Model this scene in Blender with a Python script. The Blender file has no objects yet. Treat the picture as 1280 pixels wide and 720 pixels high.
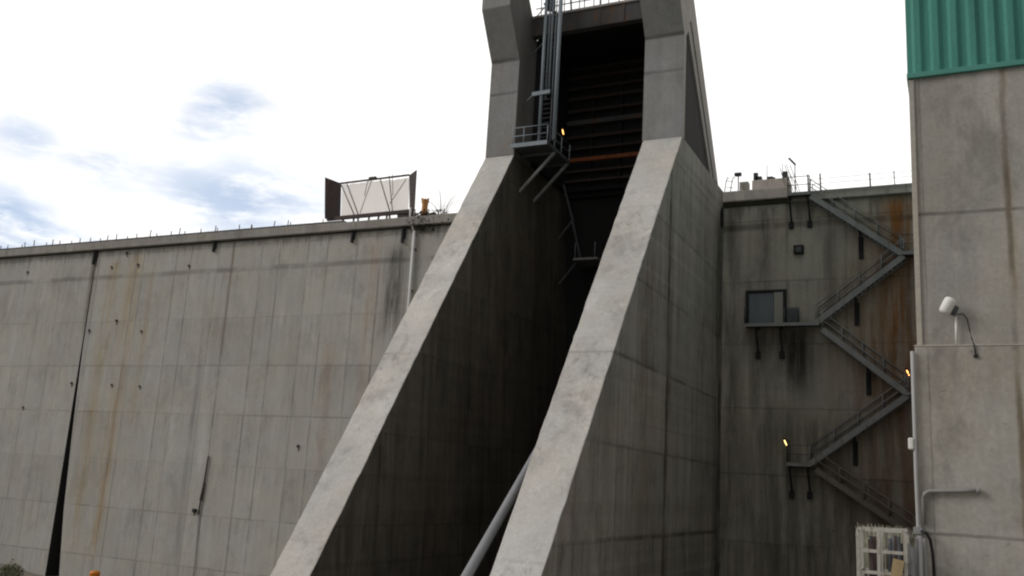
import bpy, bmesh, math, random
from mathutils import Vector, Matrix
random.seed(7)
R = math.radians
scene = bpy.context.scene
col = scene.collection

# ------------------------------------------------------------------ object helpers
def tag(o, label=None, cat=None, group=None, kind=None):
    if label: o['label'] = label
    if cat: o['category'] = cat
    if group: o['group'] = group
    if kind: o['kind'] = kind
    return o

def thing(name, label, cat, loc=(0, 0, 0), group=None):
    o = bpy.data.objects.new(name, None)
    o.empty_display_size = .3
    col.objects.link(o)
    o.location = loc
    return tag(o, label, cat, group)

def weather(bm, z0, z1, step, amp):
    z = z0
    while z < z1:
        bmesh.ops.bisect_plane(bm, geom=bm.verts[:] + bm.edges[:] + bm.faces[:], plane_co=(0, 0, z), plane_no=(0, 0, 1))
        z += step*random.uniform(.5, 1.5)
    for v in bm.verts:
        if v.co.z < z0 - .1 or v.co.z > z1: continue
        v.co.y += min(.05, abs(random.gauss(0, amp))); v.co.x += max(-.02, min(.02, random.gauss(0, amp*.5)))

class MB:
    """collects boxes, bars, tubes and prisms (world coordinates) into one mesh"""
    def __init__(s):
        s.bm = bmesh.new()
    def face(s, pts):
        s.bm.faces.new([s.bm.verts.new(p) for p in pts])
        return s
    def box(s, x0, x1, y0, y1, z0, z1):
        v = [s.bm.verts.new(p) for p in ((x0,y0,z0),(x1,y0,z0),(x1,y1,z0),(x0,y1,z0),(x0,y0,z1),(x1,y0,z1),(x1,y1,z1),(x0,y1,z1))]
        for f in ((0,3,2,1),(4,5,6,7),(0,1,5,4),(1,2,6,5),(2,3,7,6),(3,0,4,7)):
            s.bm.faces.new([v[i] for i in f])
        return s
    def bar(s, a, b, w, h, up=(0, 0, 1)):
        a, b = Vector(a), Vector(b)
        d = (b - a).normalized(); u = Vector(up)
        if abs(d.dot(u)) > .98: u = Vector((0, 1, 0))
        sd = d.cross(u).normalized(); u = sd.cross(d).normalized()
        v = []
        for p in (a, b):
            for i, j in ((-1,-1),(1,-1),(1,1),(-1,1)):
                v.append(s.bm.verts.new(p + sd*i*w/2 + u*j*h/2))
        for f in ((0,1,2,3),(7,6,5,4),(0,4,5,1),(1,5,6,2),(2,6,7,3),(3,7,4,0)):
            s.bm.faces.new([v[i] for i in f])
        return s
    def tube(s, pts, r, n=10, r2=None):
        pts = [Vector(p) for p in pts]
        rings = []
        ref = Vector((0, 0, 1))
        for i, p in enumerate(pts):
            d = (pts[min(i+1, len(pts)-1)] - pts[max(i-1, 0)]).normalized()
            k = ref if abs(d.dot(ref)) < .95 else Vector((0, 1, 0))
            sd = d.cross(k).normalized(); u = sd.cross(d).normalized()
            rr = r if r2 is None else r + (r2 - r)*i/max(1, len(pts)-1)
            rings.append([s.bm.verts.new(p + (sd*math.cos(t) + u*math.sin(t))*rr) for t in [2*math.pi*k2/n for k2 in range(n)]])
        for a, b in zip(rings, rings[1:]):
            for k2 in range(n):
                f = s.bm.faces.new([a[k2], a[(k2+1) % n], b[(k2+1) % n], b[k2]]); f.smooth = True
        s.bm.faces.new(rings[0][::-1]); s.bm.faces.new(rings[-1])
        return s
    def lathe(s, prof, c, n=20, m=None):
        m = m or Matrix.Identity(3)
        c = Vector(c); rings = []
        for r, z in prof:
            rings.append([s.bm.verts.new(c + m @ Vector((r*math.cos(2*math.pi*k/n), r*math.sin(2*math.pi*k/n), z))) for k in range(n)])
        for a, b in zip(rings, rings[1:]):
            for k in range(n):
                f = s.bm.faces.new([a[k], a[(k+1) % n], b[(k+1) % n], b[k]]); f.smooth = True
        s.bm.faces.new(rings[0][::-1]); s.bm.faces.new(rings[-1])
        return s
    def prism_yz(s, poly, xa, xb):
        """polygon in (y, z); xa / xb are numbers or functions of z"""
        fa = xa if callable(xa) else (lambda z: xa)
        fb = xb if callable(xb) else (lambda z: xb)
        A = [s.bm.verts.new((fa(z), y, z)) for y, z in poly]
        B = [s.bm.verts.new((fb(z), y, z)) for y, z in poly]
        return s._ends(A, B)
    def prism_xz(s, poly, ya, yb):
        A = [s.bm.verts.new((x, ya, z)) for x, z in poly]
        B = [s.bm.verts.new((x, yb, z)) for x, z in poly]
        return s._ends(A, B)
    def prism_xy(s, poly, za, zb):
        A = [s.bm.verts.new((x, y, za)) for x, y in poly]
        B = [s.bm.verts.new((x, y, zb)) for x, y in poly]
        return s._ends(A, B)
    def _ends(s, A, B):
        n = len(A)
        for k in range(n):
            s.bm.faces.new([A[k], A[(k+1) % n], B[(k+1) % n], B[k]])
        for L in (A, B):
            f = s.bm.faces.new(L)
            f.normal_update()
            if n > 4: bmesh.ops.triangulate(s.bm, faces=[f], ngon_method='EAR_CLIP')
        return s
    def build(s, name, mat, parent=None, bevel=0, rough=0):
        bmesh.ops.recalc_face_normals(s.bm, faces=s.bm.faces[:])
        me = bpy.data.meshes.new(name)
        s.bm.to_mesh(me); s.bm.free()
        o = bpy.data.objects.new(name, me)
        col.objects.link(o)
        me.materials.append(mat)
        if parent is not None:
            o.parent = parent
            o.matrix_parent_inverse = Matrix.Translation(-parent.location)
        if bevel:
            b = o.modifiers.new('bevel', 'BEVEL'); b.width = bevel; b.segments = 2; b.limit_method = 'ANGLE'; b.angle_limit = R(28)
        return o

# ------------------------------------------------------------------ node helpers
class NT:
    def __init__(s, tree):
        s.t = tree; s.n = tree.nodes; s.l = tree.links
    def put(s, sock, v):
        if isinstance(v, bpy.types.NodeSocket): s.l.new(v, sock)
        elif isinstance(v, (tuple, list)):
            sock.default_value = tuple(v) + ((1,) if len(v) == 3 and len(sock.default_value) == 4 else ())
        else: sock.default_value = v
    def m(s, op, a, b=0.0, c=None, clamp=False):
        x = s.n.new('ShaderNodeMath'); x.operation = op; x.use_clamp = clamp
        s.put(x.inputs[0], a); s.put(x.inputs[1], b)
        if c is not None: s.put(x.inputs[2], c)
        return x.outputs[0]
    def add(s, a, b): return s.m('ADD', a, b)
    def sub(s, a, b): return s.m('SUBTRACT', a, b)
    def mul(s, a, b): return s.m('MULTIPLY', a, b)
    def lerp(s, a, b, f): return s.add(a, s.mul(f, b - a))
    def smooth(s, v, lo, hi, a=0., b=1.):
        x = s.n.new('ShaderNodeMapRange'); x.interpolation_type = 'SMOOTHSTEP'
        for i, q in enumerate((v, lo, hi, a, b)): s.put(x.inputs[i], q)
        return x.outputs[0]
    def vm(s, op, a, b):
        x = s.n.new('ShaderNodeVectorMath'); x.operation = op
        s.put(x.inputs[0], a); s.put(x.inputs[1], b)
        return x
    def noise(s, vec, scale=1., detail=4., rough=.55, dist=0.):
        x = s.n.new('ShaderNodeTexNoise')
        s.put(x.inputs['Vector'], vec); x.inputs['Scale'].default_value = scale
        x.inputs['Detail'].default_value = detail; x.inputs['Roughness'].default_value = rough
        x.inputs['Distortion'].default_value = dist
        return x.outputs[0]
    def mix(s, f, a, b, blend='MIX'):
        x = s.n.new('ShaderNodeMix'); x.data_type = 'RGBA'; x.blend_type = blend; x.clamp_factor = True
        s.put(x.inputs[0], f); s.put(x.inputs[6], a); s.put(x.inputs[7], b)
        return x.outputs[2]
    def scale(s, c, f):
        x = s.n.new('ShaderNodeVectorMath'); x.operation = 'SCALE'
        s.put(x.inputs[0], c); s.put(x.inputs[3], f)
        return x.outputs[0]

def new_mat(name):
    m = bpy.data.materials.new(name); m.use_nodes = True
    t = NT(m.node_tree); b = t.n['Principled BSDF']
    return m, t, b

def concrete(name, base=(.33, .32, .30), vper=None, voff=0., hper=None, hoff=0., vax=0, hlines=(), vlines=(),
             jw=.06, js=.45, mott=.22, streak=.2, panel=.10, stains=(), damp=None, seed=0., bump=.35):
    m, t, b = new_mat(name)
    geo = t.n.new('ShaderNodeNewGeometry')
    P = t.vm('ADD', geo.outputs['Position'], (seed*17.3, seed*9.1, 0.)).outputs[0]
    sep = t.n.new('ShaderNodeSeparateXYZ'); t.l.new(geo.outputs['Position'], sep.inputs[0])
    X, Y, Z = sep.outputs
    U = (X, Y)[vax]
    big = t.noise(P, .16, 5, .6)
    mid = t.noise(P, .9, 5, .65)
    fine = t.noise(P, 7., 4, .7)
    st1 = t.noise(t.vm('MULTIPLY', P, (1., 1., .05)).outputs[0], 1.1, 5, .65)
    st2 = t.noise(t.vm('MULTIPLY', P, (1., 1., .035)).outputs[0], 3.4, 4, .6)
    f = t.lerp(1-mott*1.3, 1+mott*1.3, big)
    f = t.mul(f, t.lerp(1-mott, 1+mott, mid))
    f = t.mul(f, t.lerp(.74, 1.26, fine))
    blot = t.smooth(t.noise(t.vm('MULTIPLY', t.vm('ADD', P, (31., 7., 3.)).outputs[0], (1., 1., .6)).outputs[0], .55, 6, .68, .4), .50, .66)
    f = t.mul(f, t.sub(1., t.mul(blot, mott*1.1)))
    pale = t.smooth(t.noise(t.vm('MULTIPLY', t.vm('ADD', P, (3., 57., 13.)).outputs[0], (1., 1., .3)).outputs[0], .8, 6, .7), .56, .72)
    f = t.mul(f, t.add(1., t.mul(pale, mott*1.2)))
    pits = t.smooth(t.noise(P, 3.1, 3, .6), .68, .76)
    f = t.mul(f, t.sub(1., t.mul(pits, .28)))
    f = t.mul(f, t.lerp(1-streak*1.4, 1+streak*1.2, st1))
    f = t.mul(f, t.lerp(1-streak, 1+streak*.9, st2))
    wob = t.mul(t.sub(t.noise(P, .7, 3, .6), .5), .10)
    jmask = None
    def line(coord, pos, w, strength, k):
        nonlocal jmask
        d = t.m('ABSOLUTE', t.sub(t.add(coord, wob), pos))
        lm = t.mul(t.smooth(d, w*1.6, w*.3), strength)
        lm = t.mul(lm, t.smooth(t.noise(t.vm('ADD', P, (k*5.1, k*3.7, k*2.3)).outputs[0], .35, 3, .6), .3, .62, .15, 1.))
        jmask = lm if jmask is None else t.m('MAXIMUM', jmask, lm)
    def periodic(coord, per, off, w, strength, k):
        nonlocal jmask
        q = t.m('DIVIDE', t.sub(t.add(coord, wob), off), per)
        cell = t.m('ROUND', q)
        d = t.mul(t.m('ABSOLUTE', t.sub(q, cell)), per)
        wn = t.n.new('ShaderNodeTexWhiteNoise'); wn.noise_dimensions = '1D'; t.l.new(t.add(cell, k*7.7), wn.inputs['W'])
        lm = t.mul(t.smooth(d, w*1.8, w*.2), strength)
        lm = t.mul(lm, t.lerp(.35, 1., wn.outputs[0]))
        lm = t.mul(lm, t.smooth(t.noise(t.vm('ADD', P, (k*5.1, k*3.7, k*2.3)).outputs[0], .3, 3, .6), .3, .62, .2, 1.))
        jmask = lm if jmask is None else t.m('MAXIMUM', jmask, lm)
    if vper: periodic(U, vper, voff, jw, js, 1 + seed)
    if hper: periodic(Z, hper, hoff, jw*.7, js*.8, 2 + seed)
    for i, (p, w, s_) in enumerate(hlines): line(Z, p, w, s_, 3 + i + seed)
    for i, (p, w, s_) in enumerate(vlines): line(U, p, w, s_, 8 + i + seed)
    if vper and hper and panel:
        a = t.m('FLOOR', t.m('DIVIDE', t.sub(U, voff), vper)); c = t.m('FLOOR', t.m('DIVIDE', t.sub(Z, hoff), hper))
        cmb = t.n.new('ShaderNodeCombineXYZ'); t.l.new(a, cmb.inputs[0]); t.l.new(c, cmb.inputs[1]); cmb.inputs[2].default_value = seed
        wn = t.n.new('ShaderNodeTexWhiteNoise'); wn.noise_dimensions = '3D'; t.l.new(cmb.outputs[0], wn.inputs['Vector'])
        f = t.mul(f, t.lerp(1-panel, 1+panel, wn.outputs[0]))
    if hper:
        below = t.m('FRACT', t.m('DIVIDE', t.sub(hoff + 4000*hper, t.add(Z, wob)), hper))
        run = t.smooth(t.noise(t.vm('MULTIPLY', t.vm('ADD', P, (5., 3., 0.)).outputs[0], (1., 1., .03)).outputs[0], 2.3, 5, .7), .48, .68)
        f = t.mul(f, t.sub(1., t.mul(t.mul(t.smooth(below, .75, 0.), run), mott*1.5)))
    if jmask is not None: f = t.mul(f, t.sub(1., jmask))
    if damp:   # (ztop, depth, strength): dark runs hanging from the top edge
        zt, dp, s_ = damp
        run = t.noise(t.vm('MULTIPLY', P, (1., 1., .02)).outputs[0], 1.6, 4, .7)
        reach = t.mul(t.smooth(run, .42, .72), dp)
        g = t.smooth(t.sub(zt, Z), t.add(reach, .4), t.mul(reach, .3))
        f = t.mul(f, t.sub(1., t.mul(g, s_)))
    c = t.mix(t.smooth(t.noise(P, .3, 4, .6), .35, .7), base, (base[0]*1.03, base[1]*.985, base[2]*.93))
    for (ax, xc, w, z0, z1, rgb, s_, k) in stains:
        V = (X, Y)[ax]
        g = t.m('POWER', 2.718, t.mul(-1., t.m('POWER', t.m('DIVIDE', t.sub(t.add(V, t.mul(wob, 3.)), xc), w), 2.)))
        zz = t.mul(t.smooth(Z, z0-1.5, z0+2.), t.smooth(Z, z1+.8, z1-.8))
        sn = t.smooth(t.noise(t.vm('MULTIPLY', t.vm('ADD', P, (k*3.3, k, k*1.7)).outputs[0], (1., 1., .10)).outputs[0], 1.7, 5, .68), .30, .64)
        c = t.mix(t.mul(t.mul(g, zz), t.mul(sn, s_)), c, rgb)
    t.l.new(t.scale(c, f), b.inputs['Base Color'])
    b.inputs['Roughness'].default_value = .93
    b.inputs['Specular IOR Level'].default_value = .2
    bp = t.n.new('ShaderNodeBump'); bp.inputs['Strength'].default_value = bump; bp.inputs['Distance'].default_value = .03
    h = t.add(t.mul(fine, .6), t.mul(t.noise(P, 30., 3, .7), .35))
    if jmask is not None: h = t.sub(h, t.mul(jmask, 1.2))
    t.l.new(h, bp.inputs['Height']); t.l.new(bp.outputs[0], b.inputs['Normal'])
    return m

def plain(name, rgb, rough=.6, metal=0., var=.25, sc=3., rust=0., rustcol=(.16, .07, .03), stretch=.3):
    m, t, b = new_mat(name)
    geo = t.n.new('ShaderNodeNewGeometry'); P = geo.outputs['Position']
    Ps = t.vm('MULTIPLY', P, (1., 1., stretch)).outputs[0]
    n1 = t.noise(Ps, sc, 5, .65); n2 = t.noise(P, sc*7, 3, .6)
    f = t.mul(t.lerp(1-var*1.3, 1+var*1.3, n1), t.lerp(1-var*.5, 1+var*.5, n2))
    c = rgb
    if rust: c = t.mix(t.smooth(t.noise(Ps, sc*1.7, 5, .7), .62-rust*.3, .72), rgb, rustcol)
    t.l.new(t.scale(c, f) if not isinstance(c, tuple) else t.scale(t.mix(0., c, c), f), b.inputs['Base Color'])
    b.inputs['Roughness'].default_value = rough; b.inputs['Metallic'].default_value = metal
    b.inputs['Specular IOR Level'].default_value = .3
    return m

def emit(name, rgb, s):
    m, t, b = new_mat(name)
    b.inputs['Base Color'].default_value = (*rgb, 1)
    b.inputs['Emission Color'].default_value = (*rgb, 1); b.inputs['Emission Strength'].default_value = s
    return m

# ------------------------------------------------------------------ materials
RUST = (.27, .115, .035); OCHRE = (.30, .22, .115); DARK = (.035, .033, .03); PALE = (.5, .49, .47)
M = {}
M['dam'] = concrete('dam_concrete', (.368, .362, .34), 4.85, -82., 4.1, .3, jw=.09, js=.36, mott=.12, streak=.12, panel=.06,
    hlines=((16.8, .22, .36), (18.9, .1, .2)), vlines=((-56.1, .08, .45), (-51., .06, .4), (-66.6, .07, .3), (-46.1, .06, .35), (-60.9, .06, .35), (-79.7, .05, .3), (-40.9, .07, .4), (-75.2, .05, .3)),
    stains=((0, -70.2, .9, -8, 18.5, OCHRE, .6, 1), (0, -67.6, .8, -8, 18.8, (.33, .22, .10), .6, 2), (0, -65.3, .5, 2, 18, OCHRE, .5, 3),
            (0, -73., .35, 12, 19.5, (.13, .11, .08), .9, 4), (0, -39.4, .9, 11, 18., DARK, .95, 5), (0, -56.1, .25, 8, 19, (.24, .19, .14), .5, 6), (0, -41.5, .5, 4, 18, RUST, .3, 13),
            (0, -45., .6, 0, 10, (.3, .17, .1), .35, 7), (0, -60.2, 1.5, -1, 5, PALE, .5, 8), (0, -56.9, .6, -1, 5, PALE, .7, 9), (0, -58.3, .3, -7, 14, (.2, .2, .2), .6, 11)),
    damp=(19.5, 2.0, .3))
M['dam_dark'] = concrete('shaded_concrete', (.42, .396, .35), 3.6, -13.2, 4.1, 1.6, jw=.08, js=.4, mott=.17, streak=.2, panel=.09, seed=3,
    hlines=((17.6, .22, .5),),
    stains=((0, -3.0, 1.3, 8, 19, (.30, .12, .03), .95, 1), (0, -4.3, 2.0, -3, 15, (.19, .10, .045), .75, 2), (0, -2.2, 1.0, -3, 9, (.20, .085, .03), .9, 12),
            (0, -11.1, .55, 13.4, 18.6, DARK, .65, 3),
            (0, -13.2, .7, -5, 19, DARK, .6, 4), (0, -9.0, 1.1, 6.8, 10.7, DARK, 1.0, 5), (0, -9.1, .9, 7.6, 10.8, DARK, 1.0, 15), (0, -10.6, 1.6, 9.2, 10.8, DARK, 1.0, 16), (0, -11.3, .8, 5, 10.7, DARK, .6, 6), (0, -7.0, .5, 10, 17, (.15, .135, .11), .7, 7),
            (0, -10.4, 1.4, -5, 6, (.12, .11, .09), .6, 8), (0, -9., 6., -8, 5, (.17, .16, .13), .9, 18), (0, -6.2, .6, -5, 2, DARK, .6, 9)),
    damp=(19.2, 2.6, .35))
M['pier'] = concrete('pier_concrete', (.462, .451, .432), None, 0, 8.8, 6.1, jw=.08, js=.3, mott=.19, streak=.06, seed=1, stains=(), bump=.4)
M['pier_side'] = concrete('pier_side_concrete', (.28, .265, .242), 7.6, 47.4, 4.07, -2.05, vax=1, jw=.10, js=.5, mott=.2, streak=.34, panel=.09, seed=2,  # darker copy of the pier concrete, shade painted into its sides
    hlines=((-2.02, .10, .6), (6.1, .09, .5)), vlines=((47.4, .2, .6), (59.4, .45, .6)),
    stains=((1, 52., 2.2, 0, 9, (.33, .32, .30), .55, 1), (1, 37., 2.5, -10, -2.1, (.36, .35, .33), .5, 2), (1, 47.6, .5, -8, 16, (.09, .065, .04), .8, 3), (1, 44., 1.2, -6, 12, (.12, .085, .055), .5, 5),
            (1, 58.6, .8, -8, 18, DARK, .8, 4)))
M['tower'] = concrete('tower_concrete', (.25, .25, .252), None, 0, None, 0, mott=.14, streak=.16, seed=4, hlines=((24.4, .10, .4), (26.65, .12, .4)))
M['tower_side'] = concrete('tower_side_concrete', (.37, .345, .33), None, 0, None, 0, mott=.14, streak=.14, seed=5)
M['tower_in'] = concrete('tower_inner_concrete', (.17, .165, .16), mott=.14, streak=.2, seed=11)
M['inner'] = concrete('shade_dark_concrete', (.105, .094, .078), 4.2, 36., 4.07, -2.05, vax=1, jw=.08, js=.4, mott=.25, streak=.4, panel=.1, seed=6)  # low base colour paints the shade on the chute's inner faces
M['void'] = plain('shade_black_concrete', (.018, .018, .018), .95, 0, .4, .5)  # black base colour stands in for shade in the gap and chute
M['gate'] = plain('shade_black_steel', (.017, .016, .017), .85, 0, .4, .6)  # shade of the tower interior is put into this black
M['rib'] = plain('brown_gate_rib', (.05, .04, .035), .85, 0, .4, .9)
M['panel'] = plain('shade_brown_panel', (.034, .03, .03), .9, 0, .35, 1.)  # flat dark colour for the shade inside the tower opening
M['girder'] = plain('dark_girder_steel', (.075, .075, .077), .8, .0, .4, .8, .3)
M['rust_glow_beam'] = plain('rust_and_lamplight_beam', (.24, .075, .03), .8, 0, .4, .9)  # orange holds the amber lamp's light as well as rust
M['coping'] = concrete('coping_concrete', (.46, .44, .41), 2.4, 0, None, 0, jw=.04, js=.5, mott=.2, streak=.1, seed=7, damp=(19.6, .3, .4))
M['parapet'] = concrete('parapet_concrete', (.66, .60, .56), mott=.25, streak=.15, seed=12)
M['bld'] = concrete('panel_concrete', (.348, .335, .308), None, 0, None, 0, mott=.2, streak=.1, panel=0, seed=8,
    hlines=((9.45, .06, .55), (-.68, .05, .55)), vlines=((1.68, .085, .45), (4.45, .085, .45), (7.2, .085, .45), (-.78, .03, .3)),
    stains=((0, 1.70, .14, -14, 16, (.23, .165, .09), .8, 1), (0, 4.45, .14, -14, 16, (.23, .165, .09), .8, 7), (0, .1, 1.0, 5, 9.2, (.25, .25, .25), .6, 2), (0, 0, 2.5, 9.6, 14.2, (.30, .285, .26), .5, 3),
            (0, .8, .9, -6, -.8, PALE, .5, 4), (0, .5, 1.2, 3.2, 5.0, (.27, .22, .16), .6, 5)))
M['bld_ledge'] = concrete('pale_edge_concrete', (.39, .373, .335), None, 0, None, 0, mott=.12, streak=.06, seed=9)
M['green'] = plain('green_cladding', (.066, .245, .20), .75, 0, .34, 1.6, stretch=.1)
M['green_trim'] = plain('green_flashing', (.075, .255, .21), .5, 0, .12, .9)
M['galv'] = plain('galvanised_steel', (.265, .268, .272), .7, 0., .3, 2., .2, (.13, .09, .06))
M['galv_dark'] = plain('weathered_steel', (.10, .105, .115), .7, .1, .3, 2., .25, (.08, .05, .035))
M['rail_brown'] = plain('brown_grey_rail', (.19, .165, .14), .8, 0, .25, 2.)
M['mast'] = plain('blue_grey_steel', (.22, .25, .28), .6, .1, .2, 2.)
M['black_steel'] = plain('black_steel', (.02, .02, .022), .7, 0, .3, 2.)
M['brown_steel'] = plain('brown_painted_steel', (.045, .032, .032), .7, 0, .3, 2., .25)
M['white'] = plain('white_paint', (.72, .71, .67), .5, 0, .08, 3.)
M['offwhite'] = plain('dirty_white_paint', (.43, .415, .37), .75, 0, .3, 4., .45, (.2, .15, .10))
M['pvc'] = plain('pale_pipe', (.36, .355, .345), .65, 0, .2, 2.)
M['drain'] = plain('white_drain', (.6, .6, .59), .6, 0, .15, 2.)
M['greypipe'] = plain('grey_pipe', (.23, .225, .22), .6, 0, .15, 3.)
M['steelpipe'] = plain('bluish_pipe', (.24, .243, .255), .95, 0., .15, 1.)
M['door'] = plain('blue_grey_door', (.15, .17, .19), .6, 0, .25, 1.5)
M['door_light'] = plain('pale_door_leaf', (.33, .315, .29), .7, 0, .15, 2.)
M['orange'] = plain('orange_plastic', (.60, .19, .02), .5, 0, .15, 3.)
M['orange_wood'] = plain('orange_weathered_post', (.42, .20, .06), .8, 0, .5, 4.)
M['plank'] = plain('yellowish_board', (.36, .27, .15), .8, 0, .25, 2.)
M['scrap'] = plain('brown_scrap', (.085, .06, .055), .85, 0, .5, 3.)
M['rubber'] = plain('black_rubber', (.012, .011, .012), .5, 0, .1, 3.)
M['moss'] = plain('dark_moss_and_shade', (.045, .045, .03), .95, 0, .5, 3.)
M['twig'] = plain('dry_stems', (.16, .14, .10), .9, 0, .3, 4.)
M['straw'] = plain('pale_dry_grass', (.33, .32, .25), .9, 0, .3, 4.)
M['leaf'] = plain('olive_leaves', (.075, .085, .025), .8, 0, .5, 3.)
M['amber'] = emit('amber_lamp', (1., .42, .12), 5.)
M['yellowlamp'] = emit('yellow_lamp', (1., .72, .25), 4.)

def sheet_mat():
    m, t, b = new_mat('cream_sheet')
    geo = t.n.new('ShaderNodeNewGeometry'); P = geo.outputs['Position']
    n = t.noise(P, .8, 4, .6)
    c = t.mix(n, (.97, .94, .91), (.93, .87, .83))
    t.l.new(c, b.inputs['Base Color']); b.inputs['Roughness'].default_value = .8
    tr = t.n.new('ShaderNodeBsdfTranslucent'); t.l.new(c, tr.inputs[0])
    mx = t.n.new('ShaderNodeMixShader'); mx.inputs[0].default_value = .94
    t.l.new(b.outputs[0], mx.inputs[1]); t.l.new(tr.outputs[0], mx.inputs[2])
    t.l.new(mx.outputs[0], t.n['Material Output'].inputs[0])
    return m
M['sheet'] = sheet_mat()

def ground_mat():
    m, t, b = new_mat('gravel')
    geo = t.n.new('ShaderNodeNewGeometry'); P = geo.outputs['Position']
    c = t.mix(t.noise(P, .15, 5, .6), (.20, .18, .15), (.13, .125, .105))
    c = t.mix(t.smooth(t.noise(P, .5, 4, .6), .55, .7), c, (.06, .07, .03))
    f = t.lerp(.6, 1.4, t.noise(P, 9., 4, .7))
    t.l.new(t.scale(c, f), b.inputs['Base Color']); b.inputs['Roughness'].default_value = .95
    bp = t.n.new('ShaderNodeBump'); bp.inputs['Strength'].default_value = .6; bp.inputs['Distance'].default_value = .05
    t.l.new(t.noise(P, 12., 4, .7), bp.inputs['Height']); t.l.new(bp.outputs[0], b.inputs['Normal'])
    return m
M['ground'] = ground_mat()

# ------------------------------------------------------------------ ground
def ss(a, b, x):
    q = min(1, max(0, (x - a)/(b - a))); return q*q*(3 - 2*q)
def ground_z(x, y):
    low = -10.45 + .9*ss(-71, -82, x) + .2*ss(54, 60, y)*ss(-60, -70, x)
    if x > -40: low = -10.3 + 5.0*ss(-16, -9, x)
    r = math.hypot(x, y)
    z = -1.7 + (low + 1.7)*ss(7, 24, r)
    if x > -16: z = max(z, -5.3) if x > -9 else z
    if r > 200: z += (-9.9 - z)*ss(200, 260, r)
    return z
xs = [-3000, -1500, -700, -350, -220, -150, -120] + list(range(-100, 31, 2)) + [40, 60, 100, 160, 220, 400, 900, 1800, 3000]
ys = [-3000, -1500, -600, -250, -120, -60, -40] + list(range(-30, 81, 2)) + [100, 140, 200, 300, 700, 1500, 3000]
bm = bmesh.new()
G = [[bm.verts.new((x, y, ground_z(x, y) + (random.uniform(-.06, .06) if -100 <= x <= 30 and -30 <= y <= 80 else 0))) for x in xs] for y in ys]
for j in range(len(ys)-1):
    for i in range(len(xs)-1):
        bm.faces.new([G[j][i], G[j][i+1], G[j+1][i+1], G[j+1][i]]).smooth = True
me = bpy.data.meshes.new('ground'); bm.to_mesh(me); bm.free()
g = bpy.data.objects.new('ground', me); col.objects.link(g); me.materials.append(M['ground']); tag(g, kind='structure')

# ------------------------------------------------------------------ dam wall, left of the chute
DB = -12.
t = thing('dam_wall', 'long pale grey concrete dam wall on the left with a dark tapering joint gap', 'dam wall', (-60, 60, -9.5))
MB().prism_xz([(-72.62, 19.45), (-72.84, 17.2), (-72.80, 10.), (-72.62, 5.5), (-72.42, 1.4), (-72.05, -4.3), (-71.4, -9.7), (-70.8, DB), (-25.6, DB), (-25.6, 19.45)], 60, 66.5).build('wall_block', M['dam'], t, .05)
MB().prism_xz([(-140, 19.45), (-140, DB), (-73.15, DB), (-73.1, -9.7), (-72.9, 17.2), (-72.7, 19.45)], 60, 66.5).build('wall_block', M['dam'], t)
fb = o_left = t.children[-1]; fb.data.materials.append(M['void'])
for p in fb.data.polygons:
    if p.normal.x > .6: p.material_index = 1  # side of the gap painted black in place of its shade
MB().prism_xz([(-73.6, 19.4), (-73.6, DB), (-70.2, DB), (-72.3, 19.4)], 64.5, 64.9).build('gap_shade_back', M['void'], t)  # backing sheet coloured black as the gap's deep shade
MB().box(-140, -25.6, 59.9, 60.3, 19.33, 19.45).build('mossy_shade_ledge', M['moss'], t, .03)  # dark strip paints the coping's shadow together with moss
mb = MB(); mb.box(-140, -25.4, 59.55, 66.7, 19.45, 20.15)
mb.build('coping', M['coping'], t, .05)
MB().box(-140, -44.5, 59.62, 60.15, 20.15, 20.32).build('kerb', M['girder'], t, .03)
# drip brackets under the coping
for x, s_ in ((-73.0, 1.35), (-58.3, .95), (-43.7, 1.0), (-38.9, 1.3)):
    mb = MB(); mb.bar((x, 59.86, 19.6), (x, 59.86, 19.45-s_), .16, .22); mb.bar((x+.25, 59.9, 19.45), (x+.18, 59.9, 19.45-s_*.75), .08, .1)
    mb.box(x-.2, x+.36, 59.78, 60.0, 19.30, 19.44)
    mb.build('bracket', M['black_steel'], t)
# weep holes
for x, z in ((-70.58,17.74),(-67.23,17.8),(-72.25,11.81),(-68.93,12.64),(-65.65,11.62),(-73.48,6.91),(-68.34,6.8),(-64.9,6.68),(-68.9,19.0),(-61.,17.4),(-82.07,17.8),(-56.9,-3.5),(-79.5,4.6),(-47.,2.1)):
    s_ = random.uniform(.6, 1.)
    mb = MB(); mb.lathe([(.14*s_, -.06), (.14*s_, .1), (.09*s_, .1), (.09*s_, -.04)], (x, 60, z), 8, Matrix.Rotation(R(90), 3, 'X'))
    mb.bar((x+.03, 59.97, z-.05), (x+.06, 59.97, z-.42*s_), .06, .03)
    mb.build('weep_hole', M['scrap'], t)
# downpipe and vertical conduit
mb = MB(); mb.tube([(-37.8, 59.8, 19.0), (-37.75, 59.8, 13.0), (-37.75, 59.8, 2.), (-37.75, 59.8, -9.6)], .13, 10)
mb.tube([(-38.25, 59.62, 20.9), (-38.2, 59.62, 20.2), (-37.95, 59.7, 19.3), (-37.8, 59.8, 18.9)], .07, 8)
dp = mb.build('drain_pipe', M['drain']); tag(dp, 'white drain pipe running down the dam wall beside the left sloping pier', 'pipe')
for z in (17.5, 14.2):
    MB().box(-37.95, -37.6, 59.75, 60, z, z+.1).build('clamp', M['galv_dark'], dp)
mb = MB(); mb.tube([(-56.0, 59.9, 1.0), (-56.08, 59.9, -.6), (-56.2, 59.88, -2.4), (-56.3, 59.9, -3.7)], .065, 8); mb.tube([(-56.1, 59.9, -1.2), (-56.22, 59.88, -2.6)], .10, 8)
cd = mb.build('rusty_conduit', M['scrap']); tag(cd, 'short dark rusty vertical pipe fixed low on the long dam wall', 'pipe')
MB().box(-56.9, -56.6, 59.75, 60, -3.6, -3.3).build('junction_box', M['black_steel'], cd, .03)
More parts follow.
